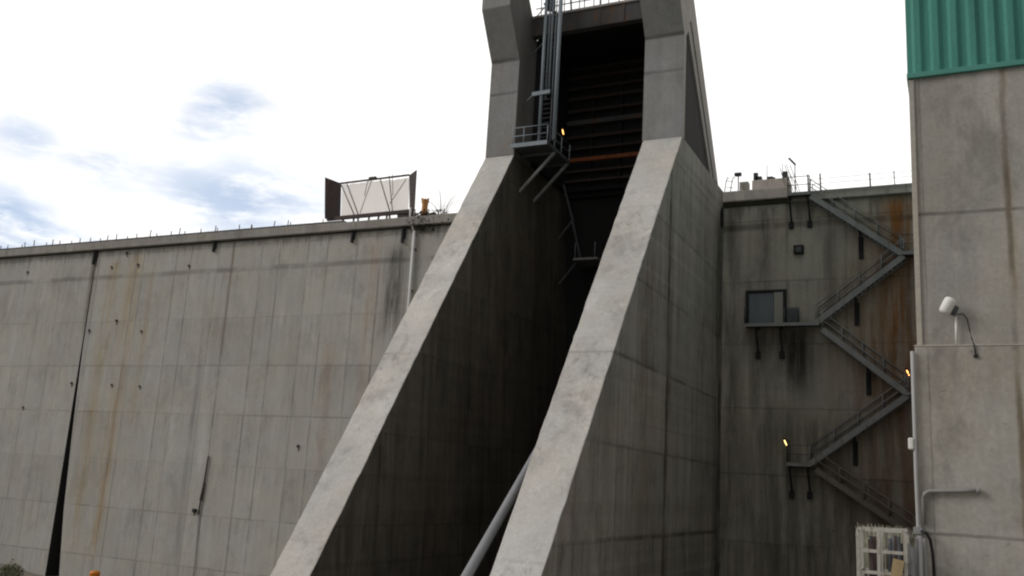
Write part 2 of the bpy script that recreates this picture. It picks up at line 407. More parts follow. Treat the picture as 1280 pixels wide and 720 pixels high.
mb = MB(); mb.tube([(-56.3, 59.92, -3.7), (-56.05, 59.92, -7.4), (-56.0, 59.92, -9.6)], .03, 6); mb.build('lower_pipe', M['greypipe'], cd)

# low stub posts along the left crest (front row and rear row)
def post(x, y, z0, h, lean, label, grp, r=.045, mat='girder'):
    mb = MB(); mb.tube([(x, y, z0), (x+lean, y, z0+h)], r, 6); mb.box(x-.09, x+.09, y-.09, y+.09, z0, z0+.02)
    o = mb.build('railing_post', M[mat]); return tag(o, label, 'post', grp)
first = None
k = 0; x = -124.
while x < -49.5:
    if first is None:
        first = MB(); first.tube([(0, 0, 0), (0, 0, 1)], .045, 6); first.box(-.09, .09, -.09, .09, 0, .015)
        first = first.build('railing_post', M['girder']); o = first
    else:
        o = first.copy(); col.objects.link(o)
    row = k % 3 == 2
    o.location = (x, 61.2 if not row else 64.5, 20.15)
    o.scale = (1, 1, random.uniform(1.0, 1.35) if not row else 2.1)
    o.rotation_euler = (random.uniform(-.04, .04), random.uniform(-.08, .08), 0)
    tag(o, 'thin dark stub post standing on top of the long left dam wall', 'post', 'stub posts along the left dam crest')
    x += random.uniform(.9, 1.4) if k % 2 else random.uniform(1.2, 1.8); k += 1

# sheeted steel frame on the crest
t = thing('sheeted_frame', 'cream sheeted steel frame with dark side wings standing on the left dam crest', 'steel frame', (-44, 62, 20.2))
mb = MB(); n = 24
top = [(-47.2 + 6.8*i/n, 62.5 + .05*math.sin(i*1.1) + .07*math.sin(i*.43), 24.52 + .03*math.sin(i*2.)) for i in range(n+1)]
bot = [(-46.95 + 6.7*i/n, 62.42 + .07*math.sin(i*.8+1), 21.55) for i in range(n+1)]
for i in range(n):
    mb.face([top[i], top[i+1], bot[i+1], bot[i]])
mb.build('sheet', M['sheet'], t)
for a, b_, c_, d_ in (((-47.25, 62.45, 24.6), (-48.62, 61.9, 25.1), (-48.2, 61.9, 21.35), (-46.95, 62.4, 21.45)),
                      ((-40.45, 62.45, 24.72), (-39.45, 61.9, 24.9), (-39.35, 61.9, 21.5), (-40.05, 62.4, 21.3))):
    nrm = (Vector(b_)-Vector(a)).cross(Vector(d_)-Vector(a)).normalized()*.08
    mb = MB(); A = [mb.bm.verts.new(p) for p in (a, b_, c_, d_)]; B = [mb.bm.verts.new(Vector(p)+nrm) for p in (a, b_, c_, d_)]
    mb._ends(A, B); mb.build('side_wing', M['brown_steel'], t)
MB().bar((-47.3, 62.38, 24.6), (-40.4, 62.38, 24.72), .12, .14).build('top_beam', M['brown_steel'], t)
MB().bar((-48.2, 62.25, 21.42), (-39.5, 62.25, 21.5), .25, .3).build('bottom_beam', M['brown_steel'], t)
for a, b_ in (((-47.1, 24.4), (-45.4, 21.5)), ((-46.6, 24.6), (-45.0, 21.5)), ((-44.4, 24.65), (-44.6, 23.2)), ((-43.2, 24.65), (-41.9, 21.6)), ((-42.3, 24.8), (-41.65, 21.6)), ((-42.0, 24.9), (-41.75, 23.)), ((-44.0, 24.6), (-44.9, 21.7)), ((-40.6, 24.3), (-42.0, 22.3))):
    MB().tube([(a[0], 62.28, a[1]), (b_[0], 62.28, b_[1])], .045 if b_[1] < 21.65 else .03, 6).build('tie_rod', M['brown_steel'], t)
MB().box(-44.3, -43.6, 62.2, 62.4, 24.6, 24.85).build('clamp', M['brown_steel'], t)
for x in (-46.5, -45.6, -44.9, -44., -43.2, -42.3, -41.7, -40.9):
    dx = random.uniform(-.25, .25)
    MB().bar((x, 62.3, 20.15), (x+dx, 62.3, 21.4), .12, .12).build('leg', M['brown_steel'], t)
MB().prism_xz([(-41.2, 21.4), (-39.4, 21.4), (-39.4, 21.1), (-40.9, 20.9)], 62.2, 62.35).build('gusset', M['brown_steel'], t)
MB().box(-48.5, -46.5, 62.1, 63.6, 20.15, 20.95).build('base_block', M['girder'], t, .04)
MB().tube([(-39.3, 61.9, 21.4), (-39.2, 61.9, 20.15)], .05, 6).build('leg', M['pvc'], t)

# orange post, twigs and moss at the corner of the left crest
mb = MB(); prof = [(.27, 0), (.25, .4), (.31, .7), (.26, 1.2), (.24, 1.7), (.33, 2.05), (.30, 2.15)]
mb.lathe(prof, (-38.4, 62, 20.15), 9)
for dx, h in ((-.25, .25), (.22, .2), (.05, .12)): mb.bar((-38.4+dx, 62, 22.2), (-38.4+dx*1.4, 62, 22.2+h), .12, .1)
tag(mb.build('orange_post', M['orange_wood']), 'rough orange brown post standing on the dam crest beside the sheeted frame', 'post')
def stems(name, c, n, h, spread, mat, label, cat, r=.02, bend=.5):
    mb = MB()
    for i in range(n):
        a = random.uniform(0, 6.28); q = random.random()*spread*.4
        p0 = Vector(c) + Vector((math.cos(a)*q, math.sin(a)*q*.5, 0))
        hh = h*random.uniform(.55, 1.1) if h < 3 else h*random.uniform(.9, 1.04); d = Vector((math.cos(a), math.sin(a)*.5, 0))*spread*random.uniform(.3, 1.)
        pts = [p0 + Vector((0, 0, hh*s_)) + d*(s_**2)*1. - Vector((0, 0, bend*hh*.35*s_**3)) for s_ in (0, .3, .55, .8, 1)]
        mb.tube(pts, r, 4, r*.35)
    o = mb.build(name, M[mat]); return tag(o, label, cat)
stems('dry_weed', (-35.9, 60.6, 20.1), 16, 2.3, 1.9, 'twig', 'bare curved dry stems growing on the dam crest beside the left pier', 'weed', .025)
mb = MB()
for i in range(1100):
    c = Vector((random.gauss(-37.0, .75), random.uniform(59.55, 60.6), random.gauss(19.8, .42)))
    if c.z > 20.75: continue
    s_ = random.uniform(.06, .16); d1 = Vector((random.gauss(0,1), random.gauss(0,1), random.gauss(0,1))).normalized()*s_; d2 = Vector((random.gauss(0,1), random.gauss(0,1), random.gauss(0,1))).normalized()*s_
    mb.face([c-d1, c+d2, c+d1, c-d2])
o = mb.build('moss', M['moss']); tag(o, 'dark moss clump hanging over the crest edge at the left pier', 'moss', kind='stuff')

# ------------------------------------------------------------------ dam wall, right of the chute
t = thing('stained_wall', 'shaded rust stained concrete wall behind the zigzag steel stairs', 'wall', (-7, 60, -5))
MB().box(-16.4, 16, 60, 66.5, DB, 19.1).build('wall_block', M['dam_dark'], t, .04)
MB().box(-16., -9.5, 59.62, 66.6, 19.38, 20.1).build('parapet', M['parapet'], t, .05)
MB().box(-16., -9.5, 59.85, 60.4, 19.1, 19.38).build('mossy_shade_ledge', M['moss'], t, .03)
MB().box(-9.48, 16, 59.7, 66.6, 19.1, 19.72).build('coping', M['coping'], t, .05)
# door in the wall
t = thing('steel_door', 'blue grey steel door with a pale leaf above the middle stair landing', 'door', (-10.8, 60, 10.9))
MB().box(-12.0, -10.42, 59.90, 60.02, 10.93, 13.1).build('door_leaf', M['door'], t, .02)
MB().box(-10.40, -9.82, 59.84, 60.02, 10.93, 13.15).build('side_leaf', M['door_light'], t, .02)
mb = MB(); mb.box(-12.18, -12.0, 59.78, 60.03, 10.93, 13.28); mb.box(-9.82, -9.62, 59.78, 60.03, 10.93, 13.28); mb.box(-12.18, -9.62, 59.80, 60.03, 13.15, 13.30)
mb.build('door_frame', M['black_steel'], t)
MB().box(-9.55, -8.9, 59.6, 60.02, 11.0, 12.0).build('control_box', M['galv_dark'], t, .03)
MB().bar((-10.6, 59.86, 12.0), (-10.6, 59.86, 12.25), .05, .06).build('handle', M['galv'], t)
# round drain hole by the pier, small square box
mb = MB(); mb.lathe([(.42, 0), (.42, .05), (.32, .05), (.32, -.2)], (0, 0, 0), 18, Matrix.Scale(1.0, 3))
o = mb.build('drain_hole', M['void']); o.rotation_euler = (R(90), 0, R(62)); o.location = (-13.66, 59.3, 18.2); o.scale = (.75, 1.7, 1)
o.rotation_euler = (R(90), 0, R(90)); tag(o, 'tall dark oval hole in the pier side just below the crest', 'hole')
t = thing('wall_lamp_box', 'small square dark box mounted on the shaded wall below the top landing', 'box', (-8.84, 60, 15.86))
MB().box(-9.15, -8.53, 59.72, 60, 15.58, 16.16).build('housing', M['black_steel'], t, .04)
MB().box(-9.0, -8.68, 59.69, 59.72, 15.70, 16.03).build('cover', M['galv_dark'], t)

# ------------------------------------------------------------------ zigzag stairs
YF, YB = 58.9, 59.85
st = thing('zigzag_stairs', 'grey zigzag steel staircase climbing the shaded wall to the crest', 'staircase', (-6, 59.4, -5))
def rail_run(a, b, h, parent, mat='galv_dark', y=YF, posts=None, r=.028):
    mb = MB(); a, b = Vector(a), Vector(b); L = (b-a).length; n = posts or max(2, int(L/1.4)+1)
    for i in range(n):
        p = a.lerp(b, i/(n-1)); mb.tube([p, p+Vector((0, 0, h))], r, 6)
    for q in (.5, 1.): mb.tube([a+Vector((0, 0, h*q)), b+Vector((0, 0, h*q))], r*.9, 6)
    return mb.build('handrail', M[mat], parent)
def flight(a, b, mat='galv', rails=True):
    (x0, z0), (x1, z1) = a, b
    f = MB().bar((x0, YF, z0), (x1, YF, z1), .07, .34).build('flight', M[mat], st)
    MB().bar((x0, YB, z0), (x1, YB, z1), .07, .34).build('stringer', M[mat], f)
    mb = MB(); n = int(abs(z1-z0)/.19)
    for i in range(n):
        q = (i+.5)/n; x = x0+(x1-x0)*q; z = z0+(z1-z0)*q
        mb.box(x-.13, x+.13, YF+.04, YB-.04, z-.02, z+.02)
    mb.build('treads', M['galv_dark'], f)
    rail_run((x0, YF, z0+.1), (x1, YF, z1+.1), 1.0, f, 'galv' if mat == 'galv' else 'rail_brown', r=.032 if mat == 'galv' else .05)
    rail_run((x0, YB, z0+.1), (x1, YB, z1+.1), 1.0, f, 'galv_dark' if mat == 'galv' else 'rail_brown', r=.028 if mat == 'galv' else .045)
    xm, zm = x0*.45+x1*.55, z0*.45+z1*.55
    mb = MB(); mb.bar((xm, YF+.5, zm-.2), (xm, 59.95, zm-1.5), .12, .14); mb.box(xm-.14, xm+.14, 59.85, 60, zm-1.8, zm-.4); mb.bar((xm, YF, zm-.22), (xm, 60, zm-.22), .1, .12)
    mb.build('wall_bracket', M['black_steel'], f)
    return f
def landing(x0, x1, z, legs=(), rail=True, thick=.2, ends=(0, 0)):
    l = MB().box(x0, x1, YF-.05, 60, z-.06, z).build('landing', M['galv_dark'], st)
    mb = MB(); mb.bar((x0, YF-.09, z-.06), (x1, YF-.09, z-.06), .06, thick); mb.build('edge_channel', M['galv'], l)
    if rail: rail_run((x0+.05, YF, z), (x1-.05, YF, z), 1.1, l)
    if ends[0]: rail_run((x0+.05, YF, z), (x0+.05, 59.9, z), 1.1, l, posts=2)
    if ends[1]: rail_run((x1-.05, YF, z), (x1-.05, 59.9, z), 1.1, l, posts=2)
    for x in legs:
        mb = MB(); mb.bar((x, YF+.1, z-.12), (x+.02, 59.93, z-1.75), .11, .12); mb.bar((x, YF, z-.14), (x, 60, z-.14), .12, .16); mb.box(x-.15, x+.15, 59.82, 60, z-2.05, z-1.6)
        mb.build('wall_bracket', M['black_steel'], l)
    return l
landing(-9.4, -7.95, 19.36, (-9.3, -8.15), ends=(1, 0))
flight((-7.96, 19.1), (-2.75, 15.05))
landing(-2.85, -1.2, 15.1, (-1.6,), ends=(0, 1))
flight((-2.6, 14.88), (-7.7, 10.9))
lb = landing(-12.1, -7.5, 10.9, (-11.4, -9.9), rail=False, ends=(1, 0))
rail_run((-12.05, YF, 10.9), (-12.0, YF, 10.9), 1.1, lb, posts=2); rail_run((-9.6, YF, 10.9), (-8.7, YF, 10.9), 1.0, lb, posts=3)
flight((-7.35, 10.5), (-2.75, 6.68))
landing(-2.85, -1.2, 6.66, (-1.6,), ends=(0, 1))
flight((-2.6, 6.5), (-8.15, 2.32))
landing(-9.5, -8.05, 2.32, (-9.35, -8.3), ends=(1, 0))
flight((-7.8, 2.0), (1.5, -4.05), 'rail_brown')
landing(1.45, 3., -4.1, ())

def wall_lamp(name_label, p, mat, tilt, base=None, up=.0):
    t = thing('lamp', name_label, 'lamp', p)
    x, y, z = p
    m3 = Matrix.Rotation(tilt, 3, 'Y')
    MB().lathe([(.02, -.17), (.027, -.15), (.027, .15), (.02, .17)], p, 10, m3).build('tube', M[mat], t)
    MB().lathe([(.05, -.1), (.08, -.08), (.08, .02), (.05, .03)], Vector(p)+m3 @ Vector((0, .06, .27)), 8, m3).build('cap', M['black_steel'], t)
    MB().tube([Vector(p)+m3 @ Vector((0, .06, .25)), Vector(p)+Vector((.1, .3, .15)), Vector(base or (x+.1, y+.8, z+.1))], .03, 6).build('arm', M['black_steel'], t)
    return t
wall_lamp('small lit yellow lamp above the lowest stair landing', (-9.59, 59.15, 3.55), 'yellowlamp', R(-25))
wall_lamp('small lit amber lamp by the lower right stair landing near the building edge', (-2.58, 59.15, 7.85), 'amber', R(-22))

# ------------------------------------------------------------------ things on the right crest
t = thing('plant_housing', 'low grey concrete equipment box on the crest above the stained wall', 'equipment box', (-11, 61.5, 20.1))
MB().box(-12.15, -9.75, 61.5, 63.2, 20.35, 21.38).build('body', M['parapet'], t, .04)
MB().box(-12.05, -9.85, 61.6, 63.1, 20.1, 20.35).build('plinth', M['black_steel'], t)
for x, h, w in ((-11.95, .75, .14), (-11.75, .4, .2), (-10.0, .65, .16), (-11.0, .3, .2), (-10.75, .22, .1)):
    MB().box(x-w, x+w, 61.7, 61.7+2*w, 21.38, 21.38+h*.8).build('vent', M['galv_dark'], t)
mb = MB(); mb.box(-13.0, -12.4, 61.5, 62.1, 20.1, 21.35)
tag(mb.build('cabinet', M['offwhite'], None, .04), 'pale grey cabinet on the crest between the tower leg and the equipment box', 'cabinet')
mb = MB(); mb.tube([(-13.05, 61.4, 20.1), (-13.05, 61.4, 21.75)], .04, 6); mb.box(-13.3, -12.85, 61.25, 61.55, 21.75, 21.95)
tag(mb.build('siren_post', M['girder']), 'short post with a small square head beside the tower leg on the crest', 'post')
for x, lab in ((-11.5, 'thin pole rising behind the left end of the crest equipment box'), (-10.44, 'thin pole rising behind the right end of the crest equipment box')):
    mb = MB(); mb.tube([(x, 63.5, 20.1), (x, 63.5, 23.1)], .035, 6, .02)
    o = mb.build('pole', M['girder']); tag(o, lab, 'pole')
t = thing('lamp_post', 'slim lamp post with a tilted dark head on the right crest', 'lamp post', (-9.28, 61.5, 20.1))
MB().tube([(-9.28, 61.5, 20.1), (-9.3, 61.5, 22.25)], .04, 8, .03).build('pole', M['galv_dark'], t)
MB().bar((-9.25, 61.5, 22.2), (-9.68, 61.35, 22.68), .14, .09).build('lamp_head', M['black_steel'], t)
mb = MB()
for i in range(7):
    x = -9.85 + i*.13
    mb.tube([(x-.25+random.uniform(-.1,.1), 60.2, 21.6+random.uniform(-.3,.25)), (x+.05, 60.1, 20.6), (x+.3, 60., 19.8)], .022, 5)
tag(mb.build('bundled_rods', M['galv_dark']), 'leaning bundle of thin rods on the crest at the top stair landing', 'rods')
t = thing('crest_railing', 'thin pale railing along the crest above the stained wall', 'railing', (-5, 61.5, 19.7))
MB().tube([(-8.5, 61.5, 20.75), (14, 61.5, 20.75)], .016, 5).build('rail', M['offwhite'], t)
MB().tube([(-8.5, 61.5, 21.1), (14, 61.5, 21.1)], .016, 5).build('rail', M['offwhite'], t)
for x in (-8.42, -7.64, -4.56, -3.1, -1.6, 0.5, 2.5, 4.5, 6.5, 8.5, 10.5):
    MB().tube([(x, 61.5, 19.72), (x-.05, 61.5, 21.45 if x < -7 else 21.2)], .05 if x < -4 else .03, 6).build('post', M['girder'], t)
t = thing('hooped_ladder', 'thin hooped ladder rails curving over the crest beside the tower leg', 'ladder', (-13.4, 60.5, 19.9))
for dx in (0, .5):
    pts = [(-13.55+dx+.12*s_, 60.0+.3*s_, 19.3+2.2*s_-1.0*s_*s_*(1 if dx else .6)) for s_ in (0, .25, .5, .75, 1.)]
    pts = [(-13.5+dx*.8-.35*(1-a)**1, 60.2, 18.9+2.4*math.sin(a*1.6)) for a in (1.2, .95, .7, .45, .2)]
    MB().tube(pts, .03, 6).build('side_rail', M['galv_dark'], t)
for i in range(4):
    MB().tube([(-13.55-.02*i, 60.2, 19.7+.45*i), (-13.1-.02*i, 60.2, 19.6+.45*i)], .022, 5).build('rung', M['galv_dark'], t)

# ------------------------------------------------------------------ the two piers with their gate tower
SL = (20.2+10)/(49.42-26.9)
def y_slope(z): return 49.42 - (20.2 - z)/1.3415
buttress = [(y_slope(DB), DB), (49.42, 20.2), (60, 20.2), (60, DB)]
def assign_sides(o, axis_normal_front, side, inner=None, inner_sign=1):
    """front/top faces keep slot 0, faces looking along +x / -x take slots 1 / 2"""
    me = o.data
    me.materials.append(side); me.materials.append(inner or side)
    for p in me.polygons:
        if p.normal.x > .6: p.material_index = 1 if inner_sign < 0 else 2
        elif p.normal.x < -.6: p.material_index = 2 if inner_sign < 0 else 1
tower_out = [(49.42, 20.2), (49.42, 26.6), (47.6, 29.5), (47.6, 33.5), (48.8, 33.5), (58.35, 20.2)]
lx0 = lambda z: -26.45 + max(0, (20.2 - z))*.0475
lx1 = lambda z: -24.42 + max(0, (20.2 - z))*.0425
rx0 = lambda z: -16.08 + max(0, (20.2 - z))*.0135
rx1 = lambda z: -13.72
t = thing('sloping_pier', 'left sloping concrete pier carrying the left leg of the gate tower', 'pier', (-25.5, 45, -10))
mb = MB().prism_yz(buttress, lx0, lx1); weather(mb.bm, -9., 19.9, .45, .017)
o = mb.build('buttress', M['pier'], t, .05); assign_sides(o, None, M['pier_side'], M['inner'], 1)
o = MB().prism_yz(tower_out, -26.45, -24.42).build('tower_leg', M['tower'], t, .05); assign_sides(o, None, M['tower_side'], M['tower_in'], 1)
t = thing('sloping_pier', 'right sloping concrete pier with a tall triangular opening in its tower leg', 'pier', (-15, 45, -10))
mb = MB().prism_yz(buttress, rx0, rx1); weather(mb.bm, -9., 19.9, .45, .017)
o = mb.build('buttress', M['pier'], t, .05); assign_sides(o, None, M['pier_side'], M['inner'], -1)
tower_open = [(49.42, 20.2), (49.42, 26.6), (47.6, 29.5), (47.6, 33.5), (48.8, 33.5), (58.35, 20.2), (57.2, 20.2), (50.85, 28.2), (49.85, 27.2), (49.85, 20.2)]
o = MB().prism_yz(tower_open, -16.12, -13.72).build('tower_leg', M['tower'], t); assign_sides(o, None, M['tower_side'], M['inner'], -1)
sur = [(49.85, 26.5), (50.55, 27.35), (56.5, 20.2), (57.2, 20.2), (50.85, 28.2), (49.85, 27.2)]
MB().prism_yz(sur, -16.0, -13.79).build('opening_surround', M['tower_side'], t)
MB().prism_yz([(49.87, 20.22), (49.87, 26.48), (50.56, 27.3), (56.45, 20.22)], -14.05, -13.88).build('opening_shade_panel', M['panel'], t)  # added panel, coloured as the shade within the opening
# chute floor and back
t = thing('chute_back', 'back wall and floor blackened as shade deep between the two sloping piers', 'wall', (-20, 58, -10))
MB().box(-25.3, -15.2, 58.2, 60, DB, 19.9).build('back_wall', M['void'], t)  # shade deep in the chute is painted as black
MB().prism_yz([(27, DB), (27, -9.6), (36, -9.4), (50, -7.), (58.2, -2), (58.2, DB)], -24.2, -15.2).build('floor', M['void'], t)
# gate in the tower
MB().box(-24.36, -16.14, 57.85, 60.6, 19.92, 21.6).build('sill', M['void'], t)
t = thing('lift_gate', 'huge steel lift gate blackened for the shade of the concrete tower', 'gate', (-20.2, 57, 20.2))
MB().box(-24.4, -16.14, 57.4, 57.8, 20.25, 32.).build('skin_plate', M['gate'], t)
for x0, x1 in ((-24.41, -24.12), (-16.42, -16.13)):
    MB().box(x0, x1, 51.9, 57.4, 20.25, 30.3).build('shade_liner', M['gate'], t)  # added dark liners paint the shade along the inner side walls
for z, h, m_ in ((24.95, .34, 'girder'), (20.75, .16, 'rib'), (21.45, .16, 'rib'), (23.1, .16, 'rib'), (23.95, .2, 'rib'), (25.9, .2, 'rib'), (26.8, .24, 'rib'), (27.6, .18, 'rib'), (28.4, .22, 'rib'), (29.1, .18, 'rib')):
    MB().box(-24.12, -16.42, 56.9, 57.4, z, z+h).build('girder', M[m_], t)
for x in (-22.3, -20.2, -18.2): MB().box(x-.07, x+.07, 57.1, 57.4, 20.6, 31.).build('stiffener', M['gate'], t)
mb = MB(); mb.bar((-24.1, 56.7, 22.25), (-16.45, 56.7, 22.25), .25, .26)
tag(mb.build('rust_and_lamplight_beam', M['rust_glow_beam']), 'beam coloured by rust and amber lamp glow across the dark chute below the lift gate', 'beam')
for x in (-23.1, -21.2, -19.3):
    pass
t = thing('gate_deck', 'concrete deck bridging the two tower legs above the gate', 'deck', (-20.2, 52, 30))
MB().box(-24.42, -16.12, 51.05, 51.6, 29.0, 30.25).build('edge_beam', M['girder'], t)
MB().box(-24.4, -16.14, 51.6, 57.9, 29.6, 30.25).build('soffit', M['gate'], t)
MB().box(-24.42, -16.12, 50.95, 57.9, 30.25, 30.4).build('slab', M['tower_side'], t)
for x in (-22.9, -21.3, -19.7, -18.1):
    MB().box(x-.05, x+.05, 51.0, 51.05, 29.1, 30.2).build('rib', M['girder'], t)
t = thing('deck_railing', 'dark steel railing on the gate deck seen against the sky', 'railing', (-20.2, 51.2, 30.4))
for i, x in enumerate((-23.9, -22.95, -22.6, -22.25, -21.75, -21.2, -20.85, -20.2, -19.75, -19.2, -18.5, -18.1, -17.3, -16.7)):
    w = .09 if i in (1, 4, 8) else .045
    MB().bar((x, 51.15, 30.4), (x - (.12 if i == 4 else .02), 51.15, 31.7), w, w).build('baluster', M['black_steel'], t)
for z in (31.0, 31.7):
    MB().tube([(-24.3, 51.15, z), (-16.3, 51.15, z)], .035, 6).build('rail', M['black_steel'], t)
t = thing('hoist_gear', 'dark hoist post at the left end of the gate deck above the ladder mast', 'hoist', (-23.2, 50.6, 30.4))
MB().bar((-23.6, 51.3, 33.2), (-22.9, 50.4, 30.3), .32, .3).build('jib', M['black_steel'], t)
MB().bar((-22.8, 50.3, 33.2), (-22.75, 50.3, 30.2), .16, .16).build('post', M['black_steel'], t)
MB().box(-23.2, -22.2, 50.1, 50.6, 31.1, 31.7).build('drum', M['black_steel'], t, .05)
MB().bar((-22.95, 49.6, 30.35), (-22.8, 51.0, 30.35), .2, .12).build('bracket', M['black_steel'], t)

# ladder mast and its platform on the left leg
t = thing('ladder_mast', 'tall blue grey tubular ladder mast rising from the platform on the left tower leg', 'ladder', (-22.1, 49.2, 20.7))
MB().tube([(-22.62, 49.1, 20.72), (-22.62, 49.1, 33.4)], .10, 10).build('upright', M['mast'], t)
MB().tube([(-21.62, 49.1, 20.72), (-21.62, 49.1, 33.4)], .13, 10).build('upright', M['mast'], t)
for x, r, z0 in ((-22.40, .06, 23.6), (-22.2, .07, 23.9), (-21.95, .04, 20.72), (-21.78, .05, 26.5)):
    MB().tube([(x, 49.25, z0), (x, 49.25, 33.4)], r, 8).build('cable_tube', M['mast'], t)
mb = MB()
for i in range(40):
    z = 21.0 + i*.31; mb.tube([(-22.62, 49.1, z), (-21.62, 49.1, z)], .012, 5)
mb.build('rungs', M['galv_dark'], t)
mb = MB(); mb.bar((-23.2, 49.0, 23.88), (-22.0, 49.0, 23.92), .12, .24); mb.bar((-23.15, 49.05, 23.9), (-24.42, 50.3, 23.9), .04, .04); mb.build('cross_arm', M['mast'], t)
for z in (27.5, 30.):
    MB().bar((-22.62, 49.2, z), (-24.42, 50.9, z), .05, .05).build('wall_tie', M['mast'], t)
t = thing('steel_platform', 'railed steel platform braced off the left pier at the foot of the ladder mast', 'platform', (-23.2, 50.8, 20.6))
MB().box(-24.4, -22.05, 49.0, 52.6, 20.50, 20.60).build('deck', M['galv_dark'], t)
MB().box(-24.45, -22.0, 48.90, 48.98, 20.46, 20.72).build('edge_channel', M['mast'], t)
MB().box(-22.03, -21.96, 49.0, 52.65, 20.46, 20.68).build('edge_channel', M['galv_dark'], t)
for x, y in ((-24.35, 48.95), (-23.6, 48.95), (-22.02, 49.), (-22.0, 50.1), (-22., 51.2), (-22., 52.55)):
    MB().tube([(x, y, 20.6), (x, y, 21.75)], .035, 6).build('post', M['mast'], t)
for z in (21.2, 21.75):
    MB().tube([(-24.35, 48.95, z), (-22.02, 48.95, z), (-22.0, 52.55, z)], .03, 6).build('rail', M['mast'], t)
for y in (50.35, 52.5):
    MB().bar((-22.05, y, 20.45), (-24.36, y, 18.05), .16, .16).build('brace', M['galv'], t)
    MB().bar((-22.05, y, 20.4), (-24.4, y, 20.4), .12, .16).build('cross_beam', M['galv_dark'], t)
wall_lamp('small lit amber lamp on the tower platform beside the dark gate', (-21.95, 51.2, 22.1), 'amber', R(-14), (-22., 51.2, 21.75))

# faint service stair deep in the chute
t = thing('service_stair', 'faint dark steel stair and landing deep in the shade of the chute', 'stair', (-23, 57, 13))
for a, b_ in (((-24.1, 20.6), (-23.3, 18.0)), ((-23.3, 18.0), (-24.3, 16.7)), ((-23.3, 17.9), (-22.6, 15.2))):
    MB().bar((a[0], 56.8, a[1]), (b_[0], 56.8, b_[1]), .09, .12).build('stringer', M['galv_dark'], t)
MB().box(-22.9, -21.2, 56.2, 58.2, 15.0, 15.15).build('landing', M['galv'], t)
MB().bar((-22.8, 56.6, 14.95), (-24., 56.6, 13.5), .09, .1).build('brace', M['galv_dark'], t)
for x in (-22.8, -21.4): MB().tube([(x, 56.25, 15.15), (x, 56.25, 16.2)], .03, 6).build('post', M['mast'], t)

# inclined pipe inside the right pier
mb = MB(); d = Vector((0, -2.744, -2.268))*1.5; a = Vector((-16.55, 34.46, -1.03))
mb.tube([a - d*1.6, a, a + d, a + d*1.8], .20, 16)
o = mb.build('inclined_pipe', M['steelpipe']); tag(o, 'thick grey pipe sloping down along the inside of the right pier', 'pipe')
for q in (-.7, 1.3):
    c = a + d*q; MB().bar(c, (-16.0, c.y+.05, c.z-.05), .12, .3).build('saddle', M['galv_dark'], o)

# ------------------------------------------------------------------ building on the right
t = thing('power_house', 'concrete panel building on the right with green corrugated cladding on top', 'building', (6, 45, -5))
MB().box(-1.06, 16, 32.05, 56, 5.1, 14.36).build('upper_wall', M['bld'], t, .03)
MB().box(-1.17, 16.1, 31.85, 56.1, DB, 5.06).build('lower_wall', M['bld'], t, .03)
MB().box(-1.18, 16.1, 31.84, 32.05, 5.06, 5.115).build('ledge', M['bld_ledge'], t, .02)
MB().box(-1.10, -.94, 31.98, 32.05, 5.14, 14.2).build('corner_strip', M['bld_ledge'], t, .01)
# corrugated cladding: trapezoid ribs along the front and the left side
pts = []; per = .56; n = int(17.2/per)
for i in range(n):
    x0 = -1.13 + i*per
    pts += [(x0, 32.03), (x0+.16, 32.03), (x0+.26, 31.92), (x0+.44, 31.92), (x0+.54, 32.03)]
xe = pts[-1][0]
mb = MB(); mb.prism_xy(pts + [(xe, 56.1), (-1.13, 56.1)], 14.36, 23.); mb.build('cladding', M['green'], t)
MB().box(-1.15, xe+.05, 31.9, 56.15, 14.24, 14.42).build('flashing', M['green_trim'], t, .015)
MB().box(-1.4, xe+.2, 31.6, 56.4, 23., 23.3).build('roof', M['galv'], t, .03)
# flood light on the ledge
t = thing('flood_lamp', 'white round floodlight on a short white stem on the building ledge', 'lamp', (.03, 31.9, 5.14))
MB().tube([(.03, 31.93, 5.14), (.05, 31.93, 6.0)], .035, 8).build('stem', M['white'], t)
q = Matrix.Rotation(R(-14), 3, 'Z') @ Matrix.Rotation(R(28), 3, 'Y') 
MB().lathe([(.10, -.27), (.15, -.25), (.18, -.18), (.185, .12), (.17, .21), (.12, .26), (.05, .27)], (-.17, 31.68, 6.33), 20, q).build('lamp_shell', M['white'], t)
MB().lathe([(.06, -.12), (.10, -.08), (.10, .16), (.07, .2)], (-.01, 31.84, 6.16), 12, q).build('back_box', M['galv_dark'], t)
MB().tube([(.08, 31.9, 6.08), (.25, 31.93, 6.1), (.36, 31.95, 5.95), (.42, 31.97, 5.6), (.47, 31.9, 5.3), (.52, 31.81, 5.1), (.56, 31.82, 4.78)], .02, 6).build('cable', M['black_steel'], t)
MB().lathe([(.07, 0), (.07, .05)], (.56, 31.84, 4.75), 10, Matrix.Rotation(R(90), 3, 'X')).build('cable_socket', M['black_steel'], t)
# pipes on the corner
mb = MB(); mb.tube([(-1.24, 31.76, 4.9), (-1.24, 31.76, 1.), (-1.22, 31.76, -.8), (-1.22, 31.76, -4.5)], .06, 10)
o = mb.build('downpipe', M['pvc']); tag(o, 'pale downpipe on the left corner of the panel building', 'pipe')
MB().box(-1.44, -1.28, 31.66, 31.84, 1.82, 2.18).build('fitting', M['white'], o, .04)
MB().box(-1.36, -1.12, 31.65, 31.85, -.7, -.5).build('clamp', M['galv'], o)
mb = MB(); mb.tube([(-1.06, 31.74, -.4), (-1.06, 31.74, .35), (-1.02, 31.74, .52), (-.9, 31.74, .58), (0., 31.74, .64), (.42, 31.74, .67)], .06, 10); mb.lathe([(.06, 0), (.09, .02), (.09, .10), (.06, .12)], (.40, 31.74, .67), 12, Matrix.Rotation(R(90), 3, 'Y'))
o = mb.build('conduit', M['greypipe']); tag(o, 'grey bent pipe running across the lower wall of the panel building', 'pipe')
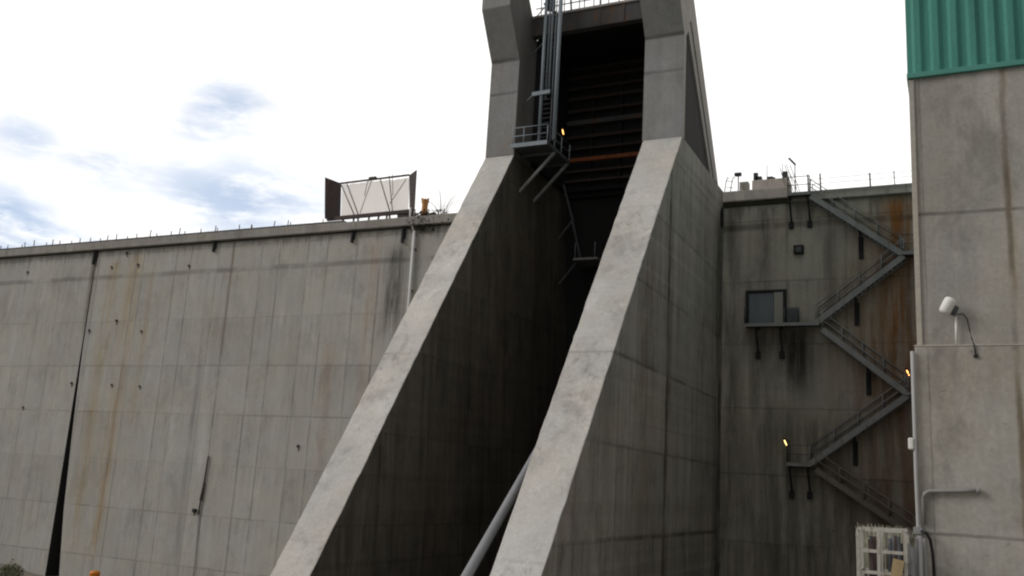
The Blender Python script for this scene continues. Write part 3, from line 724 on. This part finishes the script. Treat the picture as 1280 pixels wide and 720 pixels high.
mb = MB(); mb.tube([(-1.15, 31.6, -.62), (-1.0, 31.55, -.66), (-.9, 31.55, -.85), (-.85, 31.55, -1.2), (-.83, 31.55, -1.7), (-.83, 31.6, -2.6), (-.85, 31.7, -5.)], .045, 8)
tag(mb.build('black_hose', M['rubber']), 'black hose curving down beside the downpipe at the building corner', 'hose')

# white lattice cage at the building corner
GZ = -5.2
t = thing('steel_cage', 'dirty white steel lattice crate at the foot of the building corner', 'crate', (-2.15, 30.4, GZ))
XS = (-2.80, -2.24, -1.52)
for yy in (30.0, 31.2):
    f = MB().bar((XS[0], yy, -.64), (XS[2], yy, -.62), .10, .11).build('frame', M['offwhite'], t)
    for z in (-1.24, -1.84, -2.44, -3.04, -3.64, -4.24, -4.84):
        MB().bar((XS[0]+.05, yy, z), (XS[2]-.05, yy, z), .07, .09).build('cross_bar', M['offwhite'], f)
    for i, x in enumerate(XS):
        MB().bar((x, yy+.004*i, GZ), (x, yy+.004*i, -.66), .10 if i != 1 else .09, .10).build('upright', M['offwhite'], f)
for x in (XS[0], XS[2]):
    for z in (-.66, -1.84, -3.04, -4.84):
        MB().bar((x, 30.06, z), (x, 31.15, z), .07, .07).build('side_bar', M['offwhite'], t)
# scrap inside the crate
for i in range(16):
    x = random.uniform(-2.7, -1.62); y = random.uniform(30.15, 31.0); h = random.uniform(-1.0, -.72)
    mb = MB(); mb.tube([(x, y, GZ), (x+random.uniform(-.12, .12), y, h)], random.uniform(.035, .08), 7)
    o = mb.build('scrap_bar', M['scrap' if i % 3 else 'galv_dark'])
    tag(o, 'dull upright scrap bar packed in the white lattice crate', 'scrap bar', 'scrap bars in the lattice crate')
mb = MB(); mb.bar((-1.95, 29.9, -2.9), (-1.7, 29.9, -1.42), .05, .3, (1, 0, .3)); 
tag(mb.build('board', M['plank']), 'yellowish board leaning against the white lattice crate', 'board')
grp = 'pale upright pipes beside the lattice crate'
for i, (x, y, zt) in enumerate(((-1.43, 30.4, -.95), (-1.33, 30.2, -1.05), (-1.22, 30.35, -.78), (-1.12, 30.2, -.72), (-1.02, 30.4, -.8))):
    mb = MB(); mb.tube([(x-.03, y, GZ), (x, y, zt)], .05 + .01*(i % 2), 9)
    o = mb.build('upright_pipe', M['greypipe'])
    tag(o, 'pale pipe standing upright between the lattice crate and the building', 'pipe', grp)
stems('dry_grass', (-2.2, 33.2, GZ), 420, 4.72, .8, 'straw', 'tall pale dry grass clump behind the white lattice crate', 'grass clump', .011, .12)

# orange barrel and bush by the left dam foot
mb = MB(); gz = ground_z(-64.4, 57.6)
mb.lathe([(.36, 0), (.40, .02), (.40, .3), (.43, .33), (.43, .38), (.40, .41), (.40, .75), (.43, .78), (.43, .83), (.38, .92), (.25, 1.0), (.05, 1.03)], (-64.4, 57.6, max(gz, -8.72-1.03)), 18)
o = mb.build('orange_barrel', M['orange']); tag(o, 'round topped orange barrel at the foot of the long dam wall', 'barrel')
t = thing('bush', 'small olive bush at the dam wall foot left of the dark joint gap', 'bush', (-73.6, 57., -10.))
mb = MB()
for i in range(900):
    a = random.uniform(0, 6.28); r_ = random.random()**.5*1.15; z = -10.05 + random.random()**.8*1.25*(1.2-r_*.6)
    c = Vector((-73.6+math.cos(a)*r_, 57+math.sin(a)*r_*.8, z)); s_ = random.uniform(.04, .11)
    d1 = Vector((random.gauss(0,1), random.gauss(0,1), random.gauss(0,1))).normalized()*s_; d2 = Vector((random.gauss(0,1), random.gauss(0,1), random.gauss(0,1))).normalized()*s_*.6
    mb.face([c-d1, c+d2, c+d1, c-d2])
mb.build('foliage', M['leaf'], t)
mb = MB()
for i in range(9):
    a = i*.7; mb.tube([(-73.6, 57, -10.5), (-73.6+math.cos(a)*.35, 57+math.sin(a)*.3, -9.7), (-73.6+math.cos(a)*.8, 57+math.sin(a)*.6, -9.15)], .025, 5, .01)
mb.build('stems', M['twig'], t)

# ------------------------------------------------------------------ camera
cam = bpy.data.cameras.new('camera'); co = bpy.data.objects.new('camera', cam); col.objects.link(co)
yaw, pitch, roll = R(25.91862), R(11.98826), R(3.381886)
fwd = Vector((-math.sin(yaw)*math.cos(pitch), math.cos(yaw)*math.cos(pitch), math.sin(pitch)))
rt = Vector((math.cos(yaw), math.sin(yaw), 0)); up = rt.cross(fwd)
r2 = rt*math.cos(roll) + up*math.sin(roll); u2 = up*math.cos(roll) - rt*math.sin(roll)
co.matrix_world = Matrix((r2, u2, -fwd)).transposed().to_4x4()
cam.sensor_width = 36; cam.lens = 36*1164.51/1280; cam.clip_start = .1; cam.clip_end = 9000
scene.camera = co

# ------------------------------------------------------------------ light and sky
SUN = Vector((-.75, -.42, .52)).normalized()
el = math.asin(SUN.z); az = math.atan2(SUN.x, SUN.y)
sl = bpy.data.lights.new('sun', 'SUN'); so = bpy.data.objects.new('sun', sl); col.objects.link(so)
sl.energy = 1.5; sl.angle = R(24); sl.color = (1., .97, .935)
so.rotation_euler = (-SUN).to_track_quat('-Z', 'Y').to_euler()
w = bpy.data.worlds.new('World'); scene.world = w; w.use_nodes = True
t = NT(w.node_tree); bg = t.n['Background']
sky = t.n.new('ShaderNodeTexSky'); sky.sky_type = 'NISHITA'; sky.sun_disc = False
sky.sun_elevation = el; sky.sun_rotation = az; sky.air_density = 1.; sky.dust_density = 1.2
tc = t.n.new('ShaderNodeTexCoord'); D = tc.outputs['Generated']
sep = t.n.new('ShaderNodeSeparateXYZ'); t.l.new(D, sep.inputs[0])
def dirdot(v):
    v = Vector(v).normalized(); return t.vm('DOT_PRODUCT', D, tuple(v)).outputs['Value']
# flattened cloud coordinates: streaks lie level and shrink towards the horizon
Q = t.vm('MULTIPLY', D, (1., 1., 2.0)).outputs[0]
n1 = t.noise(Q, 4.2, 7, .62, .6); n2 = t.noise(Q, 13., 5, .6)
n = t.add(t.mul(n1, .75), t.mul(n2, .25))
wob = t.n.new('ShaderNodeTexNoise'); t.l.new(Q, wob.inputs['Vector']); wob.inputs['Scale'].default_value = 5.; wob.inputs['Detail'].default_value = 5.
DW = t.vm('ADD', D, t.scale(t.vm('SUBTRACT', wob.outputs['Color'], (.5, .5, .5)).outputs[0], .10)).outputs[0]
wisp = t.noise(t.vm('MULTIPLY', Q, (1., 1., 1.8)).outputs[0], 11., 7, .62, .25)
hole = None
for c, rad, fl, op in (((-.645, .678, .350), .075, 1.7, .7), ((-.655, .70, .270), .14, 2.3, .75), ((-.74, .63, .280), .13, 2.8, .5), ((-.80, .562, .190), .13, 1.8, 1.), ((-.785, .55, .287), .06, 1.4, .6)):
    v = Vector(c).normalized()
    q = t.vm('MULTIPLY', t.vm('SUBTRACT', DW, tuple(v)).outputs[0], (1., 1., fl)).outputs[0]
    ln = t.n.new('ShaderNodeVectorMath'); ln.operation = 'LENGTH'; t.l.new(q, ln.inputs[0])
    g_ = t.smooth(ln.outputs['Value'], rad, rad*.1)
    h_ = t.mul(t.mul(g_, op), t.smooth(wisp, .28, .60, .1, 1.))
    hole = h_ if hole is None else t.m('MAXIMUM', hole, h_)
haze = t.smooth(n, .30, .60, .93, 1.10)
bright = t.smooth(dirdot((-.45, .85, .35)), -.2, .9, .47, 1.16)
cloud = t.scale(t.mix(0., (1., .99, .975), (1, 1, 1)), t.mul(haze, bright))
blue = t.mix(.75, t.scale(sky.outputs[0], .1), (.36, .53, .82))
t.l.new(t.mix(hole, cloud, blue), bg.inputs['Color'])
bg.inputs['Strength'].default_value = 1.0

scene.view_settings.view_transform = 'Standard'; scene.view_settings.look = 'None'
scene.view_settings.exposure = 0; scene.view_settings.gamma = 1
scene.render.engine = 'CYCLES'
scene.cycles.filter_width = 2.2
scene.cycles.max_bounces = 6; scene.cycles.diffuse_bounces = 4
